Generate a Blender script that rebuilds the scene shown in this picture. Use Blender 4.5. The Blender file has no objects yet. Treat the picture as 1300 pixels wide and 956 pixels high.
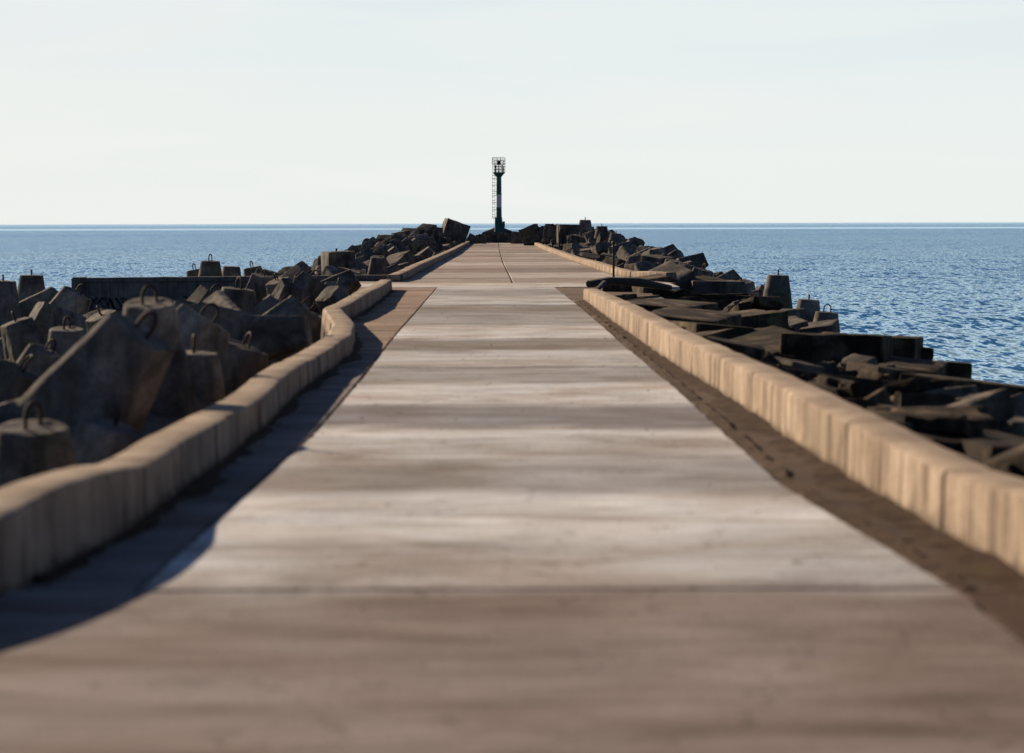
import bpy, bmesh, math, random
from mathutils import Vector, Matrix, Quaternion, noise
R = math.radians
random.seed(7)
S = bpy.context.scene
C = S.collection

# ------------------------------------------------------------------ camera
F = 3600.0; CX, CY, HOR = 650.0, 478.0, 283.5
EYE = Vector((0, 0, 1.6))
tilt = math.atan((CY-HOR)/F); roll = 3.0/1300
fw = Vector((0, math.cos(tilt), -math.sin(tilt))); up = Vector((0, math.sin(tilt), math.cos(tilt))); rt = Vector((1, 0, 0))
rt2 = rt*math.cos(roll) - up*math.sin(roll); up2 = up*math.cos(roll) + rt*math.sin(roll)
cam = bpy.data.cameras.new('camera'); co = bpy.data.objects.new('camera', cam); C.objects.link(co)
m = Matrix.Identity(4)
for i in range(3):
    m[i][0] = rt2[i]; m[i][1] = up2[i]; m[i][2] = -fw[i]; m[i][3] = EYE[i]
co.matrix_world = m
cam.sensor_width = 36; cam.lens = F*36/1300; cam.clip_start = .3; cam.clip_end = 80000
cam.dof.use_dof = True; cam.dof.focus_distance = 105; cam.dof.aperture_fstop = 2.3
S.camera = co
def ray(x, y): return fw + rt2*((x-CX)/F) + up2*((CY-y)/F)
def G(x, y, z=0.0):
    d = ray(x, y); return EYE + d*((z-EYE.z)/d.z)
def P(x, y, Y):
    d = ray(x, y); return EYE + d*((Y-EYE.y)/d.y)

# ------------------------------------------------------------------ helpers
def tag(o, label=None, cat=None, group=None, kind=None):
    if label: o['label'] = label
    if cat: o['category'] = cat
    if group: o['group'] = group
    if kind: o['kind'] = kind
    return o
def mkobj(name, me, mat=None, parent=None):
    o = bpy.data.objects.new(name, me); C.objects.link(o)
    if mat and me is not None:
        if not me.materials: me.materials.append(mat)
    if parent: o.parent = parent
    return o
def from_bm(name, bm, mat=None, parent=None, smooth=False, sharp=35):
    me = bpy.data.meshes.new(name); bm.normal_update(); bm.to_mesh(me); bm.free()
    if smooth:
        for p in me.polygons: p.use_smooth = True
        me.set_sharp_from_angle(angle=R(sharp))
    return mkobj(name, me, mat, parent)
def lerp_list(pts, t):
    if t <= pts[0][0]:
        a, b = pts[0], pts[1]
    elif t >= pts[-1][0]:
        a, b = pts[-2], pts[-1]
    else:
        for a, b in zip(pts, pts[1:]):
            if a[0] <= t <= b[0]: break
    f = (t-a[0])/(b[0]-a[0]); return a[1] + (b[1]-a[1])*f
def clampf(pts, t):
    return lerp_list(pts, min(max(t, pts[0][0]), pts[-1][0]))
def tube(bm, pts, r, n=8, close=False):
    rings = []; N = len(pts); prev = None
    for i, p in enumerate(pts):
        p = Vector(p)
        t = (Vector(pts[(i+1) % N if close else min(i+1, N-1)]) - Vector(pts[(i-1) % N if close else max(i-1, 0)])).normalized()
        if prev is None:
            a = Vector((0, 0, 1)) if abs(t.z) < .9 else Vector((1, 0, 0))
            u = t.cross(a).normalized()
        else:
            u = (prev - t*prev.dot(t)).normalized()
        prev = u; v = t.cross(u)
        rr = r[i] if isinstance(r, (list, tuple)) else r
        rings.append([bm.verts.new(p + (u*math.cos(2*math.pi*k/n) + v*math.sin(2*math.pi*k/n))*rr) for k in range(n)])
    M = N if close else N-1
    for i in range(M):
        a, b = rings[i], rings[(i+1) % N]
        for k in range(n): bm.faces.new((a[k], a[(k+1) % n], b[(k+1) % n], b[k]))
    if not close:
        bm.faces.new(rings[0][::-1]); bm.faces.new(rings[-1])
def box(bm, x0, x1, y0, y1, z0, z1):
    r = bmesh.ops.create_cube(bm, size=1)
    for v in r['verts']:
        v.co = Vector((x0+(v.co.x+.5)*(x1-x0), y0+(v.co.y+.5)*(y1-y0), z0+(v.co.z+.5)*(z1-z0)))
    return r['verts']

# ------------------------------------------------------------------ materials
def mat_new(name):
    m = bpy.data.materials.new(name); m.use_nodes = True
    nt = m.node_tree; nt.nodes.clear()
    out = nt.nodes.new('ShaderNodeOutputMaterial'); b = nt.nodes.new('ShaderNodeBsdfPrincipled')
    nt.links.new(b.outputs[0], out.inputs[0])
    return m, nt, b
class N:
    def __init__(s, nt): s.nt = nt
    def n(s, t, **k):
        x = s.nt.nodes.new(t)
        for a, b in k.items(): setattr(x, a, b)
        return x
    def l(s, a, b): s.nt.links.new(a, b)
    def coord(s, scale=(1, 1, 1), kind='Object', rot=(0, 0, 0)):
        tc = s.n('ShaderNodeTexCoord'); mp = s.n('ShaderNodeMapping')
        mp.inputs['Scale'].default_value = scale; mp.inputs['Rotation'].default_value = rot
        s.l(tc.outputs[kind], mp.inputs[0]); return mp.outputs[0]
    def world(s, scale=(1, 1, 1)):
        g = s.n('ShaderNodeNewGeometry'); mp = s.n('ShaderNodeMapping'); mp.inputs['Scale'].default_value = scale
        s.l(g.outputs['Position'], mp.inputs[0]); return mp.outputs[0]
    def noise(s, vec, scale=1, detail=4, rough=.55, dist=0):
        x = s.n('ShaderNodeTexNoise'); x.inputs['Scale'].default_value = scale; x.inputs['Detail'].default_value = detail
        x.inputs['Roughness'].default_value = rough; x.inputs['Distortion'].default_value = dist
        s.l(vec, x.inputs['Vector']); return x.outputs['Fac']
    def ramp(s, fac, stops, interp='LINEAR'):
        x = s.n('ShaderNodeValToRGB'); x.color_ramp.interpolation = interp
        e = x.color_ramp.elements
        while len(e) < len(stops): e.new(.5)
        for i, (p, c) in enumerate(stops):
            e[i].position = p; e[i].color = (*c, 1) if isinstance(c, (tuple, list)) else (c, c, c, 1)
        s.l(fac, x.inputs[0]); return x.outputs[0]
    def mix(s, a, b, f, mode='MIX'):
        x = s.n('ShaderNodeMix', data_type='RGBA', blend_type=mode)
        for sock, v in ((x.inputs[6], a), (x.inputs[7], b)):
            if isinstance(v, (tuple, list)): sock.default_value = (*v, 1)
            elif isinstance(v, (int, float)): sock.default_value = (v, v, v, 1)
            else: s.l(v, sock)
        if isinstance(f, (int, float)): x.inputs[0].default_value = f
        else: s.l(f, x.inputs[0])
        return x.outputs[2]
    def math(s, op, a, b=None, clamp=False):
        x = s.n('ShaderNodeMath', operation=op); x.use_clamp = clamp
        for i, v in enumerate((a, b)):
            if v is None: continue
            if isinstance(v, (int, float)): x.inputs[i].default_value = v
            else: s.l(v, x.inputs[i])
        return x.outputs[0]
    def bump(s, h, strength, dist, normal=None):
        x = s.n('ShaderNodeBump'); x.inputs['Strength'].default_value = strength; x.inputs['Distance'].default_value = dist
        s.l(h, x.inputs['Height'])
        if normal is not None: s.l(normal, x.inputs['Normal'])
        return x.outputs[0]

def concrete(name, dark, mid, light, scale=1.0, moss=0.0, per_object=.5, bump=.5):
    m, nt, b = mat_new(name); n = N(nt)
    v = n.coord((scale, scale, scale))
    oi = n.n('ShaderNodeObjectInfo')
    add = n.n('ShaderNodeVectorMath', operation='ADD'); n.l(v, add.inputs[0])
    sc = n.n('ShaderNodeVectorMath', operation='SCALE'); sc.inputs[0].default_value = (37, 19, 53); n.l(oi.outputs['Random'], sc.inputs['Scale'])
    n.l(sc.outputs[0], add.inputs[1]); v = add.outputs[0]
    a = n.noise(v, 2.2, 7, .62, .4)
    c = n.ramp(a, [(.3, dark), (.5, mid), (.72, light)])
    spk = n.noise(v, 34, 3, .6)
    c = n.mix(c, n.ramp(spk, [(.3, .45), (.5, 1.0), (.75, 1.25)]), .55, 'MULTIPLY')
    # streaks of damp running down
    g = n.world((3.2, 3.2, .35)); st = n.noise(g, 1.6, 5, .6)
    c = n.mix(c, (dark[0]*.5, dark[1]*.5, dark[2]*.5), n.ramp(st, [(.5, 0.0), (.72, .75)]))
    if moss:
        ms = n.noise(v, 1.1, 4, .6); geo = n.n('ShaderNodeNewGeometry')
        c = n.mix(c, (.05, .055, .012), n.math('MULTIPLY', n.ramp(ms, [(.56, 0.0), (.7, 1.0)]), moss))
    rnd = n.math('MULTIPLY_ADD', oi.outputs['Random'], per_object); nt.nodes[-1].inputs[2].default_value = 1-per_object*.5
    c = n.mix(c, rnd, 1.0, 'MULTIPLY')
    n.l(c, b.inputs['Base Color']); b.inputs['Roughness'].default_value = .9; b.inputs['Specular IOR Level'].default_value = .04
    h = n.mix(n.noise(v, 9, 6, .65), n.noise(v, 60, 3, .6), .35)
    n.l(n.bump(h, bump, .03), b.inputs['Normal'])
    return m

M_tetra = concrete('tetrapod_concrete', (.045, .041, .037), (.138, .122, .106), (.30, .25, .205), moss=.7)
M_tetra_far = concrete('far_tetrapod_concrete', (.045, .041, .037), (.13, .112, .095), (.27, .225, .18), moss=.2)
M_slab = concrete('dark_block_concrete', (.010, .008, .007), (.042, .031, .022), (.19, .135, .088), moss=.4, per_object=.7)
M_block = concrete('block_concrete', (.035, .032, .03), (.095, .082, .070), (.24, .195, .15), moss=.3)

# wall / kerb: sandy, vertical run-off streaks on the faces
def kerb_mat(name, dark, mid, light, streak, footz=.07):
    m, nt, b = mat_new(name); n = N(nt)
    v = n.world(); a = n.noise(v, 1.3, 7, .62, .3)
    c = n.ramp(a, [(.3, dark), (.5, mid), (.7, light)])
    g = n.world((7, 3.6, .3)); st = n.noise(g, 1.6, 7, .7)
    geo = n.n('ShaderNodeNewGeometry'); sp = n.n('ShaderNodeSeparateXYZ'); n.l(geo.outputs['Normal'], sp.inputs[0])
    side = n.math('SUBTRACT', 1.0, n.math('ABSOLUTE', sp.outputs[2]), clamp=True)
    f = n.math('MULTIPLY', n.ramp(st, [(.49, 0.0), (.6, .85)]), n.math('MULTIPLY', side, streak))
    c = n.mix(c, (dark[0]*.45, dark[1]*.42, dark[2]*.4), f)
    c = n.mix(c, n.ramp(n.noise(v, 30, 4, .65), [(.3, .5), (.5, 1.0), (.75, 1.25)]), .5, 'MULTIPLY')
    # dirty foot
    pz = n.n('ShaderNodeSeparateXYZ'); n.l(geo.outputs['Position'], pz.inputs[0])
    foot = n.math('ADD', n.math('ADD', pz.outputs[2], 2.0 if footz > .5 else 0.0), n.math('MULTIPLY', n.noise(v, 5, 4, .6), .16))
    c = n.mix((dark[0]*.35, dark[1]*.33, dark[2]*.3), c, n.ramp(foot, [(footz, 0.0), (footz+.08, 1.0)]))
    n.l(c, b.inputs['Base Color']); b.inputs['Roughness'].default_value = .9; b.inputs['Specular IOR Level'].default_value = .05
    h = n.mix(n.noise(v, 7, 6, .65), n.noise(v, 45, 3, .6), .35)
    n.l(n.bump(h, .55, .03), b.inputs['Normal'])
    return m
M_kerb = kerb_mat('parapet_concrete', (.18, .135, .098), (.30, .232, .17), (.44, .35, .26), 1.1)
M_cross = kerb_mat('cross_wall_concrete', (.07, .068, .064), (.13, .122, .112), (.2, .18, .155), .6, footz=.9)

# deck
def deck_mat():
    m, nt, b = mat_new('deck_concrete'); n = N(nt)
    at = n.n('ShaderNodeAttribute'); at.attribute_name = 'tone'
    v1 = n.world((.5, 1.0, 1)); v2 = n.world((1, 1, 1)); v3 = n.world((.5, 2.2, 1))
    a = n.noise(v1, 1.4, 8, .66, .5); bb = n.noise(v3, 1.5, 6, .65, .5); cc = n.noise(v2, .45, 7, .62, .8)
    c = n.mix(at.outputs['Color'], n.ramp(a, [(.32, (.55, .51, .48)), (.46, (.9, .88, .86)), (.56, 1.0), (.72, (1.3, 1.31, 1.33))]), .9, 'MULTIPLY')
    c = n.mix(c, n.ramp(bb, [(.34, (.60, .54, .50)), (.5, (.98, .97, .96)), (.68, (1.2, 1.21, 1.24))]), .7, 'MULTIPLY')
    c = n.mix(c, n.ramp(cc, [(.36, (.72, .63, .57)), (.5, 1.0), (.66, (1.06, 1.12, 1.2))]), .75, 'MULTIPLY')
    c = n.mix(c, n.ramp(n.noise(v2, 45, 4, .7), [(.3, .5), (.5, 1.0), (.7, 1.35)]), .7, 'MULTIPLY')
    tl = n.noise(n.world((.22, 2.6, 1)), 1.3, 4, .6, .3); tl = n.math('ABSOLUTE', n.math('SUBTRACT', tl, .5))
    c = n.mix((.085, .066, .055), c, n.ramp(n.math('ADD', tl, n.math('MULTIPLY', n.noise(v2, .8, 3, .5), .012)), [(.005, .45), (.016, 1.0)]))
    # hairline cracks
    ck = n.math('ABSOLUTE', n.math('SUBTRACT', n.noise(v2, .5, 5, .6, .4), .5))
    c = n.mix((.05, .042, .036), c, n.ramp(ck, [(.0008, .35), (.0035, 1.0)]))
    # chips and pits
    pit = n.noise(v2, 6.5, 2, .5)
    c = n.mix(c, (.07, .055, .045), n.ramp(pit, [(.70, 0.0), (.74, .8)]))
    n.l(c, b.inputs['Base Color']); b.inputs['Roughness'].default_value = .9; b.inputs['Specular IOR Level'].default_value = .06
    h = n.mix(n.noise(v2, 5, 6, .6), a, .4)
    n.l(n.bump(h, .35, .02), b.inputs['Normal'])
    return m
M_deck = deck_mat()

def simple(name, col, rough=.6, metal=0, var=.3, sc=8):
    m, nt, b = mat_new(name); n = N(nt)
    v = n.coord()
    a = n.noise(v, sc, 5, .6)
    c = n.mix(col, n.ramp(a, [(.3, 1-var*1.5), (.5, 1.0), (.7, 1+var)]), 1.0, 'MULTIPLY')
    n.l(c, b.inputs['Base Color']); b.inputs['Roughness'].default_value = rough; b.inputs['Metallic'].default_value = metal
    n.l(n.bump(a, .3, .01), b.inputs['Normal'])
    return m
M_rust = simple('rusty_iron', (.035, .017, .012), .85, .3, .6, 25)
M_black = simple('black_iron', (.012, .012, .014), .6, .3, .3, 10)
M_green = simple('green_paint', (.010, .085, .062), .5, 0, .25, 3)
M_white = simple('white_paint', (.55, .54, .58), .55, 0, .15, 4)
M_dark = simple('dark_joint', (.035, .03, .026), .95, 0, .4, 4)
M_grit = simple('grit', (.09, .07, .05), .95, 0, .5, 4)
M_timber = simple('tarred_timber', (.016, .014, .012), .8, 0, .6, 12)
M_paint = simple('black_spray_paint', (.01, .01, .012), .6, 0, .2, 4)

# ------------------------------------------------------------------ sky, sun
SUN_AZ = 38      # degrees from straight ahead (+Y) towards the left
SUN_EL = 20
W = bpy.data.worlds.new('World'); S.world = W; W.use_nodes = True
nt = W.node_tree; nt.nodes.clear(); n = N(nt)
out = n.n('ShaderNodeOutputWorld'); bg = n.n('ShaderNodeBackground'); sky = n.n('ShaderNodeTexSky')
sky.sky_type = 'NISHITA'; sky.sun_disc = False; sky.sun_elevation = R(SUN_EL); sky.sun_rotation = R(-SUN_AZ)
sky.air_density = .55; sky.dust_density = .4; sky.ozone_density = 3.0; sky.altitude = 0
# thin veil of high cloud streaks
tc = n.n('ShaderNodeTexCoord'); mp = n.n('ShaderNodeMapping'); mp.inputs['Scale'].default_value = (5, 5, 46); mp.inputs['Rotation'].default_value = (0, R(5), 0)
n.l(tc.outputs['Generated'], mp.inputs[0])
cl = n.noise(mp.outputs[0], 1.0, 5, .55, .6)
sz = n.n('ShaderNodeSeparateXYZ'); n.l(tc.outputs['Generated'], sz.inputs[0])
hz = n.ramp(sz.outputs[2], [(0, 1.0), (.083, .95), (.105, .45), (.135, .10), (.19, .0)])
low = n.ramp(sz.outputs[2], [(0, (8.8, 9.25, 9.0)), (.035, (8.8, 9.3, 9.1)), (.085, (7.9, 8.9, 9.1))])
low = n.mix(low, (9.4, 9.5, 9.2), n.ramp(cl, [(.44, .0), (.66, .5)]))
# a touch warmer toward the sun, on the left
sxw = n.math('MULTIPLY_ADD', sz.outputs[0], -2.2, clamp=True); nt.nodes[-1].inputs[2].default_value = .1
low = n.mix(low, (9.4, 9.15, 8.6), n.math('MULTIPLY', sxw, .6))
# the haze glows toward the sun's side of the sky and is dull behind the camera
back = n.math('MULTIPLY_ADD', sz.outputs[1], .5); nt.nodes[-1].inputs[2].default_value = .5
low = n.mix((.6, .85, 1.3), low, n.ramp(back, [(.35, 0.0), (.9, 1.0)]))
veil = n.mix(sky.outputs[0], low, hz)
n.l(veil, bg.inputs[0]); bg.inputs[1].default_value = .05
n.l(bg.outputs[0], out.inputs[0])
sd = bpy.data.lights.new('sun', 'SUN'); so = bpy.data.objects.new('sun', sd); C.objects.link(so)
sd.energy = 5.0; sd.angle = R(.53); sd.color = (1, .81, .60)
az, el = R(SUN_AZ), R(SUN_EL)
tosun = Vector((-math.sin(az)*math.cos(el), math.cos(az)*math.cos(el), math.sin(el)))
so.rotation_euler = tosun.to_track_quat('Z', 'Y').to_euler()
so.location = (-20, 10, 20)
S.view_settings.view_transform = 'Standard'; S.view_settings.look = 'None'; S.view_settings.gamma = 1
S.view_settings.exposure = .92

# ------------------------------------------------------------------ water
SEA = -2.5
m, nt, b = mat_new('sea_water'); n = N(nt)
geo = n.n('ShaderNodeNewGeometry'); sp = n.n('ShaderNodeSeparateXYZ'); n.l(geo.outputs['Position'], sp.inputs[0])
# slick: a calm stripe far out
dy = sp.outputs[1]
wob = n.math('MULTIPLY', n.noise(n.world((.0012, .0002, 1)), 1.0, 3, .5), 300)
dd = n.math('ADD', dy, wob)
sl = n.math('MULTIPLY', n.math('GREATER_THAN', dd, 2020), n.math('LESS_THAN', dd, 2650))
far_ = n.math('MULTIPLY_ADD', dy, 1/9000.0, clamp=True); nt.nodes[-1].inputs[2].default_value = -.03
amp = n.math('MULTIPLY', n.math('SUBTRACT', 1.0, n.math('MULTIPLY', sl, .9)), n.math('SUBTRACT', 1.0, n.math('MULTIPLY', n.math('MINIMUM', far_, 1.0), .7)))
def slope(scale, k, ax=1.0, ay=1.0):
    x = n.n('ShaderNodeTexNoise'); x.inputs['Scale'].default_value = scale; x.inputs['Detail'].default_value = 2; x.inputs['Roughness'].default_value = .55
    n.l(n.world((ax, ay, 1)), x.inputs['Vector'])
    q = n.n('ShaderNodeVectorMath', operation='SUBTRACT'); n.l(x.outputs['Color'], q.inputs[0]); q.inputs[1].default_value = (.5, .5, .5)
    q2 = n.n('ShaderNodeVectorMath', operation='MULTIPLY'); n.l(q.outputs[0], q2.inputs[0]); q2.inputs[1].default_value = (k*.6, k, 0)
    return q2.outputs[0]
def vadd(a, b):
    q = n.n('ShaderNodeVectorMath', operation='ADD'); n.l(a, q.inputs[0]); n.l(b, q.inputs[1]); return q.outputs[0]
sm = vadd(vadd(slope(3.6, 1.35, 1, .17), slope(1.5, .7, 1, .22)), vadd(slope(.2, .42, .8, .35), vadd(slope(.03, .3, .6), slope(.004, .2, .2))))
q = n.n('ShaderNodeVectorMath', operation='SCALE'); n.l(sm, q.inputs[0]); n.l(amp, q.inputs['Scale'])
upv = n.n('ShaderNodeCombineXYZ'); upv.inputs[2].default_value = 1
nn_ = n.n('ShaderNodeVectorMath', operation='NORMALIZE'); n.l(vadd(q.outputs[0], upv.outputs[0]), nn_.inputs[0])
nt.nodes.remove(b)
fr = n.n('ShaderNodeFresnel'); fr.inputs[0].default_value = 1.33; n.l(nn_.outputs[0], fr.inputs['Normal'])
gl = n.n('ShaderNodeBsdfGlossy'); gl.inputs['Color'].default_value = (.68, .86, 1, 1); gl.inputs['Roughness'].default_value = .08; n.l(nn_.outputs[0], gl.inputs['Normal'])
df = n.n('ShaderNodeBsdfDiffuse'); df.inputs['Color'].default_value = (.02, .085, .175, 1)
mx = n.n('ShaderNodeMixShader'); n.l(fr.outputs[0], mx.inputs[0]); n.l(df.outputs[0], mx.inputs[1]); n.l(gl.outputs[0], mx.inputs[2])
n.l(mx.outputs[0], [x for x in nt.nodes if x.type == 'OUTPUT_MATERIAL'][0].inputs[0])
M_sea = m
bm = bmesh.new()
for q in [((-30000, -300), (30000, -300), (30000, 60000), (-30000, 60000))]:
    bm.faces.new([bm.verts.new((x, y, SEA)) for x, y in q])
tag(from_bm('water', bm, M_sea), kind='structure')

# ------------------------------------------------------------------ walkway layout, metres (Y ahead, X across)
def trace(pts):
    o = []
    for x, yt, yb in pts:
        g = G(x, yb); o.append((g.x, g.y, P(x, yt, g.y).z))
    return o
KL = trace([(0, 660, 763), (101, 609, 710), (162, 593, 678), (190, 589, 657), (283, 533, 587), (328, 510, 552), (372, 470, 507), (409, 450, 478),
            (446, 426, 452), (452, 410, 433.5), (434, 391, 410), (449, 384, 404), (471, 370, 390.6), (485, 364, 380), (498, 355, 368)])
KR = trace([(1300, 630, 737), (1202, 600, 683), (1153, 578, 654), (1094, 546, 620), (1011, 503, 566), (962, 477, 532), (911, 453, 498), (850, 424, 461),
            (788, 389, 417), (765, 378, 400), (740, 366.5, 381)])
FL = trace([(506, 349, 357.7), (519, 344, 354), (534, 336, 345), (555, 327, 334), (577, 317, 323), (594, 308, 310.8)])
FR = trace([(799, 345, 352.5), (778, 341, 350), (752, 332.5, 341), (726, 326, 332), (704, 318, 323.5), (688, 312, 317), (673, 307, 310)])
def at(pl, Y):
    return lerp_list([(p[1], p[0]) for p in pl], Y)
def hgt(pl, Y):
    return clampf([(p[1], p[2]) for p in pl], Y)
KL = [(-2.75, 2.0, .35), (-2.68, 10.2, .34), (-2.28, 11.5, .34)] + KL
KR = [(KR[0][0]+.10, 2.0, .36), (KR[0][0]+.04, 8.0, .37)] + KR
YE = 233.0
FL = FL[:-1] + [(FL[-1][0]-.0, YE, .2)]
FR = FR[:-1] + [(FR[-1][0], YE, .2)]
YS = 70.6      # where the narrow inner walkway ends
SLe = [(2, -1.64), (12.2, -1.64), (21.2, -1.51), (30, -1.56), (38.8, -1.66), (53, -1.75), (69.8, -1.86)]
SRe = [(2, 2.0), (12, 1.94), (17.1, 1.65), (27.3, 1.59), (35.7, 1.49), (53, 1.32), (69.8, 1.085)]
def XLk(Y): return at(KL, Y) if Y < 68.3 else (-3.12 if Y < 79 else at(FL, Y))
def XRk(Y): return at(KR, Y) if Y < 59 else (3.05 if Y < 84 else at(FR, Y))

bm = bmesh.new(); tone = bm.loops.layers.float_color.new('tone')
def slab(xl0, xr0, xl1, xr1, y0, y1, z, col, t=.16, gap=.012):
    """one cast slab with softly broken edges; corner X given at both ends"""
    y0 += gap; y1 -= gap; xl0 += gap; xl1 += gap; xr0 -= gap; xr1 -= gap
    c = .012; L = []
    for dz, i in ((-t, 0), (-c, 0), (0, c)):
        L.append([bm.verts.new(p) for p in ((xl0+i, y0+i, z+dz), (xr0-i, y0+i, z+dz), (xr1-i, y1-i, z+dz), (xl1+i, y1-i, z+dz))])
    fs = [bm.faces.new(L[2])]
    for a, b_ in ((L[0], L[1]), (L[1], L[2])):
        for k in range(4): fs.append(bm.faces.new((a[k], a[(k+1) % 4], b_[(k+1) % 4], b_[k])))
    for f in fs:
        for lp in f.loops: lp[tone] = (*col, 1)
def jit(c, a=.06):
    k = 1+random.uniform(-a, a); return tuple(max(.01, x*k*(1+random.uniform(-.02, .02))) for x in c)
LIGHT = (.40, .392, .385); MID = (.27, .258, .25); BROWN = (.20, .178, .162); PURP = (.19, .182, .19); WHITE = (.50, .49, .48)
rows = [(2.2, 6.5, LIGHT), (6.5, 12.2, (.20, .162, .148)), (12.2, 14.2, LIGHT), (14.2, 16.6, WHITE), (16.6, 18.8, MID), (18.8, 20.9, LIGHT), (20.9, 21.9, WHITE), (21.9, 24.8, PURP),
        (24.8, 28.1, WHITE), (28.1, 31.2, MID), (31.2, 35.5, LIGHT), (35.5, 39, BROWN), (39, 43.8, WHITE), (43.8, 50, MID), (50, 55, BROWN), (55, 62, LIGHT), (62, 67.5, MID), (67.5, YS, LIGHT)]
def band(X, Y):
    yy = Y + .55*noise.noise(Vector((X*.55, Y*.25, 2)))*min(1, Y/25+.3) + .35*noise.noise(Vector((X*1.7, Y*.8, 9)))
    acc = [0, 0, 0]; wt = 0
    for k in (-.4, -.2, 0, .2, .4):
        q = yy+k*(.4+Y/90)
        for y0, y1, c in rows:
            if y0 <= q < y1 or (c is rows[-1][2] and q >= y1 and y0 == rows[-1][0]) or (y0 == rows[0][0] and q < y0):
                for i in range(3): acc[i] += c[i]
                wt += 1; break
    g = 1+.16*noise.noise(Vector((X*.8, Y*.35, 20)))+.1*noise.noise(Vector((X*2.5, Y*1.2, 30)))
    return tuple(a/wt*g for a in acc)
def grid_slab(y0, y1, xa, xb, z):
    gap = .013; y0 += gap; y1 -= gap; nx = 18; ny = max(6, int((y1-y0)/.3)); tilt_ = random.uniform(-.006, .006)
    def edge(v, s_): return .012*noise.noise(Vector((v*3, s_, 4)))+.008*noise.noise(Vector((v*11, s_, 4)))
    def col_at(X, Y): return band(X, Y)
    G_ = []
    for j in range(-1, ny+2):
        row = []; f = min(max(j, 0), ny)/ny; Y = y0+(y1-y0)*f
        L_, R_ = xa(Y)+gap, xb(Y)-gap
        for i in range(-1, nx+2):
            g = min(max(i, 0), nx)/nx; X = L_+(R_-L_)*g
            out_ = i in (-1, nx+1) or j in (-1, ny+1)
            x = X; y = Y
            if i <= 0: x += .014+edge(Y, 1)
            if i >= nx: x -= .014+edge(Y, 2)
            if j <= 0: y += .012+edge(X, y0)
            if j >= ny: y -= .012+edge(X, y1)
            if i == -1: x -= .012
            if i == nx+1: x += .012
            if j == -1: y -= .010
            if j == ny+1: y += .010
            zz = z+tilt_*(f-.5)+.004*noise.noise(Vector((X, Y*.6, 0)))
            row.append((bm.verts.new((x, y, zz-(.014 if out_ else 0))), band(X, Y)))
        G_.append(row)
    bot = {}
    for j in range(len(G_)-1):
        for i in range(len(G_[0])-1):
            q = (G_[j][i], G_[j][i+1], G_[j+1][i+1], G_[j+1][i])
            f = bm.faces.new([v for v, c in q])
            for lp, (v, c) in zip(f.loops, q): lp[tone] = (*c, 1)
    rim = [G_[0][i] for i in range(len(G_[0]))]+[G_[j][-1] for j in range(1, len(G_))]+[G_[-1][i] for i in range(len(G_[0])-2, -1, -1)]+[G_[j][0] for j in range(len(G_)-2, 0, -1)]
    low_ = [bm.verts.new(v.co-Vector((0, 0, .15))) for v, c in rim]
    for k in range(len(rim)):
        k2 = (k+1) % len(rim)
        f = bm.faces.new((rim[k][0], low_[k], low_[k2], rim[k2][0]))
        for lp in f.loops: lp[tone] = (*rim[k][1], 1)
big = [2.2, 6.5, 12.2, 20.9, 24.8, 31.2, 39, 46, 55, 62, YS]
for y0, y1 in zip(big, big[1:]):
    grid_slab(y0, y1, (lambda Y: lerp_list(SLe, Y)) if y0 > 12 else (lambda Y: XLk(Y)-.1), lambda Y: lerp_list(SRe, Y), .018+random.uniform(-.004, .004))
# side strips (cast in short bays)
ys = [2.2, 5, 8, 12.2, 14.2, 16.2, 19, 22, 25, 28.2, 31.5, 35, 39, 42.5, 46, 50, 54, 58.8, 63.2, 67.8, YS]
for y0, y1 in zip(ys, ys[1:]):
    c = (.19, .165, .155) if y1 < 36 else (.24, .17, .125)
    if y0 > 12: slab(XLk(y0)-.12, lerp_list(SLe, y0), XLk(y1)-.12 if y1 < 68.4 else -3.9, lerp_list(SLe, y1), y0, y1, random.uniform(-.004, .004), jit(c, .15))
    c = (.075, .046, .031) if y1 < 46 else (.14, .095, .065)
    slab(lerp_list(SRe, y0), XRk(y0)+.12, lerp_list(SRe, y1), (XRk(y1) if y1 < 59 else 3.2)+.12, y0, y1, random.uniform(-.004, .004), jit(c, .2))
# bright cross strip, then the wide far deck in two lanes split by a crooked joint
slab(-4.6, 4.2, -4.6, 4.2, YS, 75.5, .012, (.46, .425, .39))
cj = [(74.0, .05), (90, -.1), (115, -.35), (150, -.6), (190, -.85), (240, -1.1)]
Y = 75.5; k = 0
far_cols = [(.27, .225, .195), (.34, .30, .27), (.20, .16, .14), (.30, .25, .215), (.42, .38, .35), (.27, .22, .185), (.32, .27, .235), (.22, .175, .15)]
while Y < YE:
    y1 = min(YE, Y+random.uniform(5.5, 9.5))
    xl0, xl1 = (XLk(Y)-.12, XLk(y1)-.12) if Y > 79 else (-5.2, XLk(max(y1, 80))-.12)
    xr0, xr1 = (XRk(Y)+.12, XRk(y1)+.12) if Y > 84 else (4.4, XRk(max(y1, 86))+.12)
    c = far_cols[k % 8]
    slab(xl0, lerp_list(cj, Y), xl1, lerp_list(cj, y1), Y, y1, random.uniform(-.006, .006), jit(c, .1), gap=.02)
    off = random.uniform(-1.5, 1.5)*0
    slab(lerp_list(cj, Y), xr0, lerp_list(cj, y1), xr1, Y, y1, random.uniform(-.006, .006), jit(far_cols[(k+3) % 8] if random.random() < .45 else c, .1), gap=.02)
    Y = y1; k += 1
tag(from_bm('walkway', bm, M_deck), kind='structure')
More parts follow.
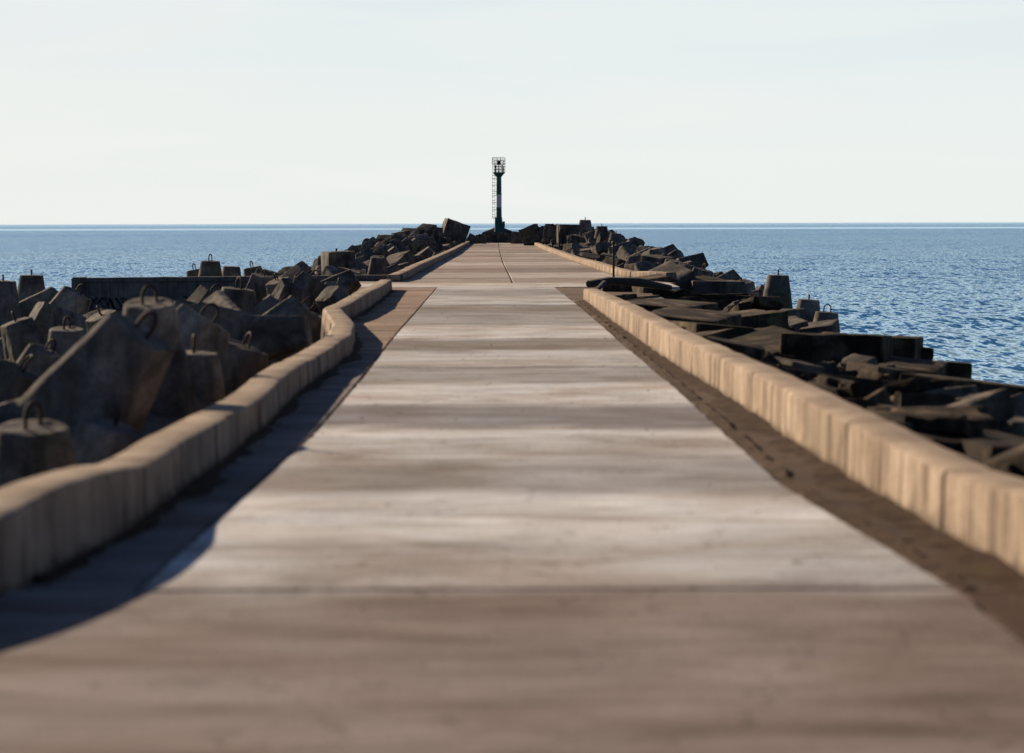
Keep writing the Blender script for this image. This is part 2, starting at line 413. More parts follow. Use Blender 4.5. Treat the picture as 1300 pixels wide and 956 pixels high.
# core of the mole under the slabs
bm = bmesh.new()
prev = None
ylist = [2.0]+[3+2.5*i for i in range(93)]
for Y in ylist:
    a, b_ = XLk(Y)-.28, XRk(Y)+.28
    ring = [bm.verts.new(p) for p in ((a, Y, -2.4), (a, Y, -.05), (b_, Y, -.05), (b_, Y, -2.4))]
    if prev:
        for k in range(3): bm.faces.new((prev[k], prev[k+1], ring[k+1], ring[k]))
    else: bm.faces.new(ring)
    prev = ring
bm.faces.new(prev[::-1])
tag(from_bm('walkway_base', bm, M_dark), kind='structure')

# ------------------------------------------------------------------ parapet walls
def parapet(name, pl, side, label, w=.32, joint=2.6, drop=.9, seed=0):
    """pl: inner foot points (x, y, height). side -1: body lies to the left of the line, +1: to the right"""
    bm = bmesh.new(); pts = []
    for (x0, y0, h0), (x1, y1, h1) in zip(pl, pl[1:]):
        L = math.hypot(x1-x0, y1-y0); nseg = max(2, int(L/(.11 if y0 < 80 else .35)))
        for i in range(nseg):
            f = i/nseg; pts.append(Vector((x0+(x1-x0)*f, y0+(y1-y0)*f, h0+(h1-h0)*f)))
    pts.append(Vector(pl[-1]))
    # soften corners a little
    for _ in range(5):
        q = [pts[0]]+[(a+b_*2+c)/4 for a, b_, c in zip(pts, pts[1:], pts[2:])]+[pts[-1]]; pts = q
    rings = []; run = 0; nxt = joint*.6; i = 0
    out = []
    for i, p in enumerate(pts):
        if i: run += (pts[i]-pts[i-1]).length
        out.append((p, 0))
        if run > nxt and 2 < i < len(pts)-3:
            t = (pts[i+1]-p).normalized()
            out += [(p+t*.02, 1), (p+t*.045, 1), (p+t*.065, 0)]; nxt = run+joint*random.uniform(.75, 1.2)
    for i, (p, g) in enumerate(out):
        a = out[max(i-1, 0)][0]; b_ = out[min(i+1, len(out)-1)][0]
        t = Vector((b_.x-a.x, b_.y-a.y, 0)).normalized(); nn = Vector((t.y, -t.x, 0))*side   # points outward (away from the deck)
        if nn.x*side < 0: nn = -nn
        H = p.z + .010*noise.noise(Vector((p.y*.6, seed, 0))) + .003*noise.noise(Vector((p.y*4, seed, 3)))
        wob = .015*noise.noise(Vector((p.y*.5, seed+9, 1))); base = Vector((p.x, p.y, 0))
        gi = .022*g
        prof = [(gi+.0, -.15), (gi+.006, .10), (gi+.010, H-.035-gi), (gi+.016, H-.012-gi), (.035+gi, H-gi), (w*.5, H+.004-gi), (w-.04-gi, H-gi), (w-.005-gi, H-.035-gi), (w+.02-gi, -.1), (w+.06, -drop)]
        r = []
        for k, (u, z) in enumerate(prof):
            ch = .006*noise.noise(Vector((p.y*1.2, k*.7, seed)))+(.007 if k in (3, 4) else .002)*noise.noise(Vector((p.y*6, k*.8, seed+4)))
            cp = noise.noise(Vector((p.y*3.1, 7, seed+11)))
            if k in (3, 4) and cp > .42: ch += (cp-.42)*.10; z -= (cp-.42)*.12
            r.append(bm.verts.new(base + nn*(u+wob+ch) + Vector((0, 0, z+ch*.7))))
        rings.append(r)
    for a, b_ in zip(rings, rings[1:]):
        for k in range(len(a)-1): bm.faces.new((a[k], a[k+1], b_[k+1], b_[k]))
    bm.faces.new(rings[0]); bm.faces.new(rings[-1][::-1])
    bmesh.ops.recalc_face_normals(bm, faces=bm.faces)
    o = from_bm(name, bm, M_kerb, smooth=True, sharp=34)
    return tag(o, label, 'low wall')
parapet('parapet_wall', KL, -1, 'long wavy low parapet wall on the near left, shaded inner face, with a jog before its far end', seed=1, joint=5.5)
parapet('parapet_wall', KR, 1, 'long low parapet wall on the near right, sandy inner face brightly sunlit with brown streaks', seed=2, joint=3.0)
FLc = [(-6.0, 78.2, .2), (-3.6, 78.2, .2)]+FL
parapet('parapet_wall', FL, -1, 'far wavy low parapet wall left of the walkway, starting beyond the grey cross wall', seed=3, joint=5, w=.34)
FRc = [(FR[0][0]+.9, FR[0][1]-3.0, .2), (FR[0][0]+.25, FR[0][1]-1.2, .22)]+FR
parapet('parapet_wall', FRc, 1, 'far sunlit low parapet wall right of the walkway, with the thin black post at its near end', seed=4, joint=5, w=.34)

# ------------------------------------------------------------------ rubble mound
crestL = [(80, .25), (110, .5), (130, .7), (150, .95), (175, 1.15), (205, 1.35), (240, 1.2)]
crestR = [(80, -.05), (95, .1), (105, .25), (120, .55), (150, 1.0), (165, 1.2), (185, 1.45), (215, 1.3), (240, 1.2)]
def prof(X, Y):
    if X < 0:
        u = (XLk(Y)-.2) - X
        if Y < 79:
            z = lerp_list([(0, -.75), (2, -.8), (7, -.95), (9, -1.3), (13, -3.2), (20, -4)], max(u, 0))
        else:
            c = clampf(crestL, Y); z = clampf([(0, -.5), (1.2, c*.6-.35), (3.4, c-.35), (4.6, c-.9), (9, -3.2), (20, -4)], max(u, 0))
    else:
        u = X-(XRk(Y)+.2)
        if Y < 84:
            z = clampf([(0, -.8), (2, -1.0), (4, -1.5), (7, -3.2), (20, -4)], max(u, 0))
        else:
            c = clampf(crestR, Y); z = clampf([(0, -.5), (1.0, c*.6-.35), (2.8, c-.35), (4.0, c-.9), (8, -3.2), (20, -4)], max(u, 0))
    return z
bm = bmesh.new(); nx, ny = 74, 250; g = []
for j in range(ny+1):
    Y = -6+j*1.03; r = []
    for i in range(nx+1):
        X = -19+i*.5
        z = prof(X, Y)-.45
        if XLk(max(Y, 2))-.45 < X < XRk(max(Y, 2))+.45: z = -1.4
        z += .35*noise.noise(Vector((X*.9, Y*.9, 0)))+.15*noise.noise(Vector((X*2.3, Y*2.3, 5)))
        r.append(bm.verts.new((X, Y, z)))
    g.append(r)
for j in range(ny):
    for i in range(nx): bm.faces.new((g[j][i], g[j][i+1], g[j+1][i+1], g[j+1][i]))
tag(from_bm('rubble_ground', bm, M_slab), kind='structure')

# ------------------------------------------------------------------ tetrapods
LEG = 1.15
def tetra_mesh(name, voxel, seed, seg, rt_=.235, rb=.43):
    bm = bmesh.new()
    dirs = [Vector((0, 0, 1))]
    for k in range(3):
        a = 2*math.pi*k/3; dirs.append(Vector((math.cos(a)*.9428, math.sin(a)*.9428, -1/3)))
    for d in dirs:
        if seg > 12:
            r = bmesh.ops.create_cone(bm, cap_ends=True, segments=seg, radius1=rb, radius2=rt_, depth=LEG)
        else:      # square leg with planed corners
            rings = []
            for rad, zz in ((rb*.95, -LEG/2), (rt_*.95, LEG/2)):
                c_ = .17*rt_+.1*rad
                pts = [(rad, -rad+c_), (rad, rad-c_), (rad-c_, rad), (-rad+c_, rad), (-rad, rad-c_), (-rad, -rad+c_), (-rad+c_, -rad), (rad-c_, -rad)]
                a_ = seg*.7+d.x*2
                rings.append([bm.verts.new((x*math.cos(a_)-y*math.sin(a_), x*math.sin(a_)+y*math.cos(a_), zz)) for x, y in pts])
            for k in range(8): bm.faces.new((rings[0][k], rings[0][(k+1) % 8], rings[1][(k+1) % 8], rings[1][k]))
            bm.faces.new(rings[0][::-1]); bm.faces.new(rings[1])
            r = {'verts': rings[0]+rings[1]}
        q = d.to_track_quat('Z', 'Y').to_matrix().to_4x4()
        for v in r['verts']: v.co = q @ (v.co+Vector((0, 0, LEG/2)))
    bmesh.ops.create_icosphere(bm, subdivisions=3, radius=rb*1.06)
    o = from_bm('tmp', bm); md = o.modifiers.new('r', 'REMESH'); md.mode = 'VOXEL'; md.voxel_size = voxel; md.adaptivity = 0
    bpy.context.view_layer.update()
    ev = o.evaluated_get(bpy.context.evaluated_depsgraph_get())
    me = bpy.data.meshes.new_from_object(ev); me.name = name
    bpy.data.objects.remove(o)
    for v in me.vertices:
        p = v.co; s = Vector((seed*7.3, 0, 0))
        dd = .018*noise.noise(p*2.2+s)+.010*noise.noise(p*7+s)
        e = noise.noise(p*5+s*2)
        if e > .45: dd -= (e-.45)*.10
        v.co = p*(1+dd/max(p.length, .3))
    for p in me.polygons: p.use_smooth = True
    me.set_sharp_from_angle(angle=R(26))
    return me
T_near = [tetra_mesh('tetrapod_body', .02, s, g) for s, g in ((1, 8), (2, 10), (3, 28))]
T_far = [tetra_mesh('tetrapod_body', .04, s, g) for s, g in ((4, 8), (5, 10), (6, 11))]
for t in T_near: t.materials.append(M_tetra)
for t in T_far: t.materials.append(M_tetra_far)
# lifting loops (bent iron bar)
def loop_mesh(lean, w=.15, h=.17, r=.014):
    bm = bmesh.new(); pts = [(-w/2, 0, -.06)]
    pts.append((-w/2*1.02, 0, h*.45))
    for k in range(9):
        a = math.pi*(1-k/8); pts.append((math.cos(a)*w/2, lean*.04*math.sin(a), h*.5+math.sin(a)*h*.5))
    pts.append((w/2*1.02, lean*.02, h*.45)); pts.append((w/2, 0, -.06))
    tube(bm, pts, r, 8)
    me = bpy.data.meshes.new('lifting_loop'); bm.to_mesh(me); bm.free(); me.materials.append(M_rust)
    for p in me.polygons: p.use_smooth = True
    return me
LOOPS = [loop_mesh(0), loop_mesh(1.2, .13, .2), loop_mesh(-1.5, .16, .13)]
def bent_rod():
    bm = bmesh.new(); tube(bm, [(0, 0, -.05), (0, 0, .08), (.01, .01, .12)], .018, 8)
    me = bpy.data.meshes.new('lifting_loop'); bm.to_mesh(me); bm.free(); me.materials.append(M_rust); return me
ROD = bent_rod()
DIRS = [Vector((0, 0, 1))]+[Vector((math.cos(2*math.pi*k/3)*.9428, math.sin(2*math.pi*k/3)*.9428, -1/3)) for k in range(3)]
def add_loop(parent, leg, mesh, spin=0.0):
    o = mkobj('lifting_loop', mesh, None, parent)
    d = DIRS[leg]; q = d.to_track_quat('Z', 'Y') @ Quaternion((0, 0, 1), spin)
    o.rotation_mode = 'QUATERNION'; o.rotation_quaternion = q; o.location = d*(LEG-.01)
    return o
GL = 'concrete tetrapods heaped beside the walkway'
def tetra(tip, d, spin=0, s=1.0, label='', loops=((0, 0, 0),), mesh=None, group=GL, low=True):
    me = mesh or (T_near[2] if Vector(d).normalized().z > .975 else random.choice(T_near[:2]))
    o = mkobj('concrete_tetrapod', me)
    d = Vector(d).normalized()
    q0 = Vector((0, 0, 1)).rotation_difference(d)
    if low:   # settle with the other three legs as low as they go
        best = min(range(0, 120, 3), key=lambda a: max((q0 @ Quaternion((0, 0, 1), R(a)) @ D).z for D in DIRS[1:]))
        spin = best+(spin % 30-15)*.8
    q = q0 @ Quaternion((0, 0, 1), R(spin))
    o.rotation_mode = 'QUATERNION'; o.rotation_quaternion = q; o.scale = (s, s, s)
    o.location = tip - d*LEG*s
    for lg, k, sp_ in loops: add_loop(o, lg, LOOPS[k] if k < 3 else ROD, R(sp_))
    return tag(o, label, 'tetrapod', group)
L0 = ((0, 0, 20),); LL = ((0, 0, 10), (1, 1, 40), (2, 2, 0), (3, 1, 70))
# (tip px, tip py, distance, leg direction, spin, scale, loops, label)
near_left = [
 (42, 541, 18.5, (.02, -.16, 1), 20, 1.0, L0, 'tetrapod at the far left foreground, flat round top with a rusty loop standing on it'),
 (146, 541, 21, (.28, -.10, 1), 70, .95, ((0, 3, 0), (1, 0, 0)), 'low tetrapod in front of the biggest leaning one, blunt tip just above the parapet'),
 (180, 421, 21.5, (.58, -.12, .82), 15, 1.08, ((0, 0, 30), (2, 0, 0)), 'biggest foreground tetrapod, thick leg leaning up to the right with a sunlit upper edge'),
 (190, 384, 26, (.0, -.22, 1), 45, 1.0, ((0, 0, 10), (1, 0, 40), (2, 0, 0)), 'tetrapod with flat sunlit top and rusty loop, between the biggest one and the cross wall'),
 (246, 447, 26.5, (.03, -.03, 1), 75, 1.0, L0, 'upright tetrapod with a loop, right of the biggest leaning tetrapod'),
 (262, 405, 30, (.45, .1, .72), 5, 1.1, L0, 'wide sloping tetrapod below the cross wall, behind the upright one with a loop'),
 (312, 440, 31, (.34, -.05, .94), 30, 1.0, L0, 'tetrapod close to the left parapet with a short sunlit edge and a slanting top'),
 (392, 420, 34.5, (1, -.1, .16), 50, .8, ((1, 1, 0),), 'tetrapod lying with one leg flat toward the bend of the left parapet'),
 (360, 386, 44, (.62, .05, .78), 20, 1.0, L0, 'left of two parallel leaning tetrapods beside the parapet bend, thin sunlit edge'),
 (388, 390, 40, (.66, .02, .72), 100, 1.0, L0, 'right of two parallel leaning tetrapods beside the parapet bend, thin sunlit edge'),
 (303, 366, 44, (.10, -.02, 1), 40, 1.1, L0, 'broad upright tetrapod in front of the right half of the cross wall'),
 (272, 372, 50, (.5, .05, .8), 60, 1.0, L0, 'tetrapod with a narrow sunlit edge leaning right in front of the cross wall scrawl'),
 (4, 356, 60, (.05, 0, 1), 10, 1.15, ((0, 3, 0),), 'tetrapod cut by the left picture edge standing against the sea'),
 (40, 349, 66, (.02, 0, 1), 50, 1.15, ((0, 3, 0),), 'tall upright tetrapod standing against the sea near the left edge'),
 (76, 377, 62, (.78, -.05, .6), 35, 1.1, L0, 'tetrapod leaning right against the sea beside the left end of the cross wall'),
 (99, 372, 56, (.48, -.02, .85), 15, 1.15, L0, 'leaning tetrapod touching the left end of the cross wall'),
 (85, 417, 38, (.02, -.12, 1), 25, .98, L0, 'upright round-topped tetrapod left of the biggest leaning tetrapod'),
 (62, 446, 33, (.42, -.05, .9), 80, .9, L0, 'small tetrapod with a short sunlit edge, left of the biggest leaning one'),
 (26, 470, 28, (.45, -.08, .88), 15, .95, ((0, 1, 0),), 'tetrapod at the left edge above the one with the rusty loop, sunlit left edge'),
 (20, 408, 44, (-.3, -.1, .9), 15, 1.0, L0, 'dark tetrapod at the left edge below the upright ones'),
 (45, 396, 52, (-.6, -.3, .4), 65, 1.0, (), 'dark tetrapod below the tall upright one near the left edge'),
 (128, 400, 46, (-.3, -.2, .8), 35, 1.0, L0, 'dark tetrapod below the left end of the cross wall'),
 (238, 392, 40, (.3, -.5, .6), 5, .8, (), 'small tetrapod tucked between the flat-topped one and the cross wall'),
 (334, 350, 58, (.2, -.1, .9), 20, .85, L0, 'small tetrapod at the right end of the cross wall, first of the low cluster'),
 (352, 356, 54, (-.3, -.2, .9), 50, .85, L0, 'small tilted tetrapod in the low cluster right of the cross wall'),
 (372, 360, 52, (.3, -.3, .8), 70, .9, L0, 'dark tetrapod in the low cluster, just left of the parapet'),
 (398, 352, 60, (.5, 0, .8), 10, 1.0, L0, 'leaning tetrapod behind the low cluster left of the parapet end'),
 (388, 344, 66, (.6, 0, .7), 30, 1.0, (), 'tetrapod with a thin bright edge below the square block left of the far parapet'),
 (415, 372, 52, (-.4, -.3, .6), 90, .95, (), 'dark low tetrapod next to the second bend of the left parapet'),
 (428, 362, 60, (.2, -.2, .7), 20, .95, L0, 'low tetrapod beside the far end of the near left parapet'),
 (452, 352, 68, (.75, 0, .5), 20, .9, (), 'tetrapod lying by the gap in the left parapet, sloping sunlit edge'),
 (267, 331, 84, (.02, -.03, 1), 20, 1.2, ((0, 0, 0), (1, 0, 0)), 'tallest round-topped tetrapod beyond the cross wall, loop against the sea'),
 (247, 342, 86, (-.2, 0, 1), 60, 1.1, L0, 'low tetrapod beyond the cross wall, left of the tallest one'),
 (294, 338, 86, (.05, 0, 1), 10, 1.1, (), 'rounded tetrapod tip beyond the cross wall, right of the tallest one'),
 (320, 339, 85, (-.2, 0, 1), 35, 1.15, L0, 'tetrapod tip with loops beyond the right part of the cross wall'),
 (340, 343, 83, (.3, 0, 1), 85, 1.1, (), 'last tetrapod tip in the row beyond the cross wall'),
 (480, 326, 92, (.05, -.2, 1), 0, 1.0, (), 'pale pyramid-like tetrapod right of the square block, left of the far parapet'),
]
for x, y, Y, d, spn, s, lp, lab in near_left:
    tetra(P(x, y, Y), d, spn, s, lab, lp)
near_right = [
 (988, 349, 78, (.05, 0, 1), 95, 1.25, ((0, 3, 0),), 'tall upright tetrapod standing highest against the sea on the right'),
 (1027, 380, 72, (.08, 0, 1), 30, 1.15, ((0, 3, 0),), 'second tetrapod against the sea on the right, lower than the tall one'),
 (1050, 396, 68, (.1, 0, 1), 65, 1.15, L0, 'third tetrapod against the sea on the right, rounded with a rusty loop'),
 (941, 358, 84, (.1, -.2, 1), 20, 1.0, ((0, 3, 0),), 'dark tetrapod right of the flat sunlit-ended block'),
 (893, 342, 92, (.25, -.1, 1), 10, 1.2, L0, 'rounded tetrapod with a loop just beyond the flat sunlit-ended block'),
 (874, 336, 98, (.3, 0, .95), 70, 1.15, (), 'dark leaning tetrapod in the row above the flat sunlit-ended block'),
 (858, 331, 100, (.2, -.1, .95), 50, 1.3, (), 'broad tetrapod leaning right above a pale sunlit stone'),
 (832, 315, 118, (-.2, -.1, 1), 0, 1.25, (), 'pointed dark tetrapod against the sea in the right far pile'),
 (782, 296, 150, (.1, 0, 1), 30, 1.25, ((0, 3, 0),), 'round tetrapod tip below the two tall ones in the right far pile'),
 (764, 287, 165, (.02, 0, 1), 70, 1.35, ((0, 3, 0),), 'second tallest tetrapod of the right far pile against the horizon'),
 (743, 279, 180, (.02, 0, 1), 20, 1.5, ((0, 3, 0),), 'tallest upright tetrapod of the right far pile, above the horizon'),
]
for x, y, Y, d, spn, s, lp, lab in near_right:
    tetra(P(x, y, Y), d, spn, s, lab, lp)

def rnd_dir():
    while 1:
        v = Vector((random.uniform(-1, 1), random.uniform(-1, 1), random.uniform(-.2, 1)))
        if .2 < v.length < 1: return v.normalized()
# hidden under-layer on the near left
GF = 'low tetrapods filling the near left heap'
for (X, Y) in [(-3.6, 14), (-4.9, 19.5), (-3.4, 24), (-5.8, 25), (-4.6, 30.5), (-7.0, 33), (-3.7, 36.5), (-5.6, 38), (-8.6, 42), (-6.8, 46), (-4.4, 45), (-10.5, 52), (-8.4, 55), (-6.2, 54), (-4.6, 58), (-7.2, 62), (-10.6, 63), (-5.2, 66), (-12.6, 60), (-8.8, 70), (-6.3, 73), (-4.3, 73)]:
    d = rnd_dir()
    tetra(Vector((X, Y, prof(X, Y)-.45+random.uniform(-.15, .2)))+d*LEG, d, random.uniform(0, 120), random.uniform(.9, 1.05),
          'dark tetrapod wedged low in the near left heap between larger ones', L0 if random.random() < .2 else (), group=GF)
def fill(side, label, group):
    Y = 81.0 if side < 0 else 86.0; cnt = 0
    while Y < 236:
        step = 2.0+(Y-80)*.019
        crest = clampf(crestL if side < 0 else crestR, Y)
        edge = (XLk(Y)-.3) if side < 0 else (XRk(Y)+.3)
        for u in ((1.1, 2.6, 4.1) if side < 0 else (1.05, 2.4, 3.7)):
            uu = u+random.uniform(-.45, .45); X = edge+side*uu
            y = Y+random.uniform(-.6, .6)*step
            zt = clampf([(0, -.15), (1.2, crest*.55-.05), (2.6, crest), (3.8, crest-.05), (5.2, crest-.8)], uu) + random.uniform(-.42, .06)
            d = rnd_dir(); s = random.uniform(.85, 1.15)
            q = Vector((0, 0, 1)).rotation_difference(d) @ Quaternion((0, 0, 1), 0)
            topz = max((q @ D).z for D in DIRS)*LEG*s+.12
            tip = Vector((X, y, zt-topz))+d*LEG*s
            tetra(tip, d, 0, s, label, (), mesh=random.choice(T_far), group=group, low=False); cnt += 1
        Y += step
    return cnt
nL = fill(-1, 'weathered dark tetrapod in the long tangled far pile left of the walkway', 'tetrapods of the far left pile')
nR = fill(1, 'weathered dark tetrapod in the long tangled far pile right of the walkway', 'tetrapods of the far right pile')
print('tetrapods', nL, nR)

# ------------------------------------------------------------------ concrete blocks and slabs
def block(top, size, rot, mat=None, label='', group='concrete blocks tipped beside the walkway', seed=None, chips=1.0, name='concrete_block', cat='block'):
    """top = world point of the centre of the upper face"""
    seed = random.random()*50 if seed is None else seed
    w, d, h = size; bm = bmesh.new()
    bmesh.ops.create_cube(bm, size=1)
    for v in bm.verts: v.co = Vector((v.co.x*w, v.co.y*d, (v.co.z-.5)*h))
    bmesh.ops.bevel(bm, geom=bm.edges[:], offset=min(.035, h*.15), segments=2, affect='EDGES', profile=.6)
    bmesh.ops.triangulate(bm, faces=[f for f in bm.faces if len(f.verts) > 4])
    long = [e for e in bm.edges if e.calc_length() > .25]
    bmesh.ops.subdivide_edges(bm, edges=long, cuts=6, use_grid_fill=True)
    for v in bm.verts:
        p = v.co; s = Vector((seed, seed*.3, 0)); e = noise.noise(p*3+s)
        edge = sum(1 for q, L in ((abs(p.x), w/2), (abs(p.y), d/2), (abs(p.z+h/2), h/2)) if q > L-.05)
        k = .018*noise.noise(p*1.7+s)+.008*e
        if edge >= 2 and e > .15: k -= (e-.15)*.14*chips
        c = Vector((0, 0, -h/2)); v.co = p+(p-c).normalized()*k
    o = from_bm(name, bm, mat or M_slab, smooth=True, sharp=30)
    o.location = top; o.rotation_euler = [R(a) for a in rot]
    return tag(o, label, cat, group)
B = [
 # px, py of top centre, distance, size, rot(x tilt toward camera +, y, yaw), material, label
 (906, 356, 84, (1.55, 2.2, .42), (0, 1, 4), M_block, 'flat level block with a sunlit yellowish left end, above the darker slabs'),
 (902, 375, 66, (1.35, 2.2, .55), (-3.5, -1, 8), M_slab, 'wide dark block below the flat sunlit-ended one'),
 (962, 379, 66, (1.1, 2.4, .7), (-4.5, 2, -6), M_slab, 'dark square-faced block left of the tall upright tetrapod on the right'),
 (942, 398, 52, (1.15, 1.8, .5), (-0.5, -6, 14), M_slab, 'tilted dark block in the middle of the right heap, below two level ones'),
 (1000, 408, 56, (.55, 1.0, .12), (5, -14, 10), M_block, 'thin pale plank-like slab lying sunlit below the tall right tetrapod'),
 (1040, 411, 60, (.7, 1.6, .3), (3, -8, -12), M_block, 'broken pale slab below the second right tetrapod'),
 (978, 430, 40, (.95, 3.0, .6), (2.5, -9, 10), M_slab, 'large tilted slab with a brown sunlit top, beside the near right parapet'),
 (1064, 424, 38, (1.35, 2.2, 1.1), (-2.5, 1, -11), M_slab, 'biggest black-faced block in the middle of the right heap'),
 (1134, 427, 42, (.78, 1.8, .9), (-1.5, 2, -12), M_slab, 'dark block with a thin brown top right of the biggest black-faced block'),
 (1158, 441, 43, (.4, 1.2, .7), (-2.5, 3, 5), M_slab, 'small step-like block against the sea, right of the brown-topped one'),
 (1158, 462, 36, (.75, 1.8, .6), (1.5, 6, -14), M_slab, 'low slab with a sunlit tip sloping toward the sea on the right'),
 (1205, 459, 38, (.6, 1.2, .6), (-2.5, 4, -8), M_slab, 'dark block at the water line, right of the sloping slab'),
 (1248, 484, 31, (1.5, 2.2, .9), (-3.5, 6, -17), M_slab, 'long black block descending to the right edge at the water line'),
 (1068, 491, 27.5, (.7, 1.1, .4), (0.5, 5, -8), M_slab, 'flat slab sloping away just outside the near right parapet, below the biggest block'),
 (1135, 514, 24.5, (.7, 1.0, .4), (1.5, 3, 12), M_slab, 'flat brown slab in the lower right, broken near edge'),
 (1195, 527, 23, (.6, 1.0, .35), (0.5, 5, -14), M_slab, 'flat slab right of the broken brown one in the lower right'),
 (1272, 516, 26, (.3, .5, .45), (8, 30, 30), M_block, 'small bluish pointed stone near the right edge'),
 (1265, 556, 20.5, (.75, 2.4, .6), (-0.5, 5, 6), M_slab, 'large dark block at the right edge behind the parapet'),
 (1180, 549, 20.5, (.55, 1.0, .4), (1.5, 4, -6), M_slab, 'low dark slab behind the parapet in the lower right'),
 (1292, 532, 24, (.35, .4, .3), (4, 2, 20), M_block, 'small sunlit stone at the right edge above the large dark block'),
 (846, 384, 52, (1.3, 2.4, .3), (0.5, 4, -20), M_slab, 'dark layered slab just outside the right parapet near its end'),
 (878, 398, 45, (1.2, 2.2, .25), (1.5, 6, -16), M_slab, 'second dark layered slab outside the right parapet, lower than the first'),
 (900, 411, 42, (.9, 1.8, .25), (-0.5, 5, 12), M_slab, 'third dark layered slab outside the right parapet, beside a small sunlit stone'),
 (862, 414, 38, (.14, .2, .14), (0, 4, 30), M_kerb, 'small bright sunlit stone beside the near right parapet'),
 (1078, 429, 52, (.12, .2, .2), (0, 0, 10), M_kerb, 'small bright yellow stone on the heap below the third right tetrapod'),
 (835, 366, 66, (1.2, 2.2, .3), (0.5, 6, 10), M_slab, 'dark slab behind the fallen timber at the right parapet end'),
 (800, 358, 67, (1.0, 1.6, .45), (-0.5, 3, -14), M_slab, 'dark block under the fallen timber'),
 (850, 345, 84, (.9, 1.5, .5), (14, -24, 20), M_block, 'pale sunlit tilted stone below the broad leaning tetrapod'),
 (822, 352, 80, (1.0, 1.6, .4), (1.5, -8, 8), M_slab, 'dark low block between the far right parapet and the pale tilted stone'),
 # left and far
 (429, 319, 97, (.95, 1.4, 1.0), (0, -2, 14), M_block, 'large square concrete block with bright left edge and rod on top, left pile'),
 (581, 282, 205, (1.75, 1.8, 2.2), (0, 20, 10), M_block, 'largest tipped cube at the end of the far left pile, corner above the horizon'),
 (670, 288, 205, (1.3, 1.6, 1.5), (0, -22, -8), M_block, 'tipped cube right of the beacon, at the end of the far right pile'),
 (722, 285, 178, (1.35, 1.6, 1.2), (0, 1, 5), M_block, 'flat-topped cube left of the tallest tetrapod of the right far pile'),
 (603, 299, 222, (.9, 1.2, .9), (0, 28, 0), M_block, 'small sloping block between the largest tipped cube and the beacon wall'),
]
for x, y, Y, sz, rot, mt, lab in B:
    block(P(x, y, Y), sz, rot, mt, lab)
# rod on the square block
# low slabs that fill the near right flank
GS = 'low slabs filling the near right flank'
for (X, Y) in [(2.9, 10), (4.1, 11), (3.2, 14.5), (4.4, 16), (5.4, 19), (3.0, 19), (3.9, 21.5), (5.0, 25), (2.9, 25), (6.2, 28), (4.0, 30), (2.8, 32), (5.2, 33.5), (3.3, 37), (6.4, 37), (4.6, 41), (2.9, 43), (6.8, 45), (5.4, 48), (3.4, 49.5), (7.4, 53), (4.6, 55), (6.2, 59), (3.2, 58), (5.0, 63), (7.4, 66), (3.6, 69), (5.8, 72), (4.6, 77), (7.0, 78), (6.0, 84)]:
    zt = prof(X, Y)+(.42 if Y < 60 else .15)+random.uniform(-.16, .12)
    block(Vector((X, Y, zt)), (random.uniform(.8, 1.6), random.uniform(.9, 1.8), random.uniform(.35, .8)),
          (random.uniform(-6, 3), random.uniform(-8, 14), random.uniform(-40, 40)), M_slab,
          'dark broken slab lying low in the near right heap under larger blocks', GS)
GB = 'thin broken slabs lying on the right heap'
rb_ = random.Random(11)
for i in range(64):
    near = i < 38
    Y = rb_.uniform(17, 34) if near else rb_.uniform(38, 66); X = XRk(Y)+.55+rb_.random()*(2.3 if near else 2.9)
    zt = -.05-.16*(X-XRk(Y)-.5)+rb_.uniform(-.2, .06)
    if near: zt += .28
    if i >= 38: zt += .12
    block(Vector((X, Y, zt)), (rb_.uniform(.25, .85), rb_.uniform(.4, 1.3), rb_.uniform(.1, .3)), (rb_.uniform(-16, 8), rb_.uniform(-20, 16), rb_.uniform(-50, 50)),
          M_slab if rb_.random() < .72 else M_block, 'thin broken concrete slab on the right heap just outside the near right parapet', GB, chips=1.8)
# a few cubes among the far piles
for side in (-1, 1):
    for i in range(24):
        Y = 88+i*6+random.uniform(-3, 3); cr = clampf(crestL if side < 0 else crestR, Y)
        uu = random.uniform(.9, 3.2); X = ((XLk(Y)-.3) if side < 0 else XRk(Y)+.3)+side*uu
        zt = clampf([(0, -.1), (1.2, cr*.6), (2.6, cr)], uu)-random.uniform(.1, .35)
        block(Vector((X, Y, zt)), [q_*random.uniform(.6, 1.2) for q_ in (1, 1, 1)], (random.uniform(-20, 20), random.uniform(-25, 25), random.uniform(0, 90)), M_block,
              'dark concrete cube half buried in the far pile %s of the walkway' % ('left' if side < 0 else 'right'), 'cubes in the far %s pile' % ('left' if side < 0 else 'right'))

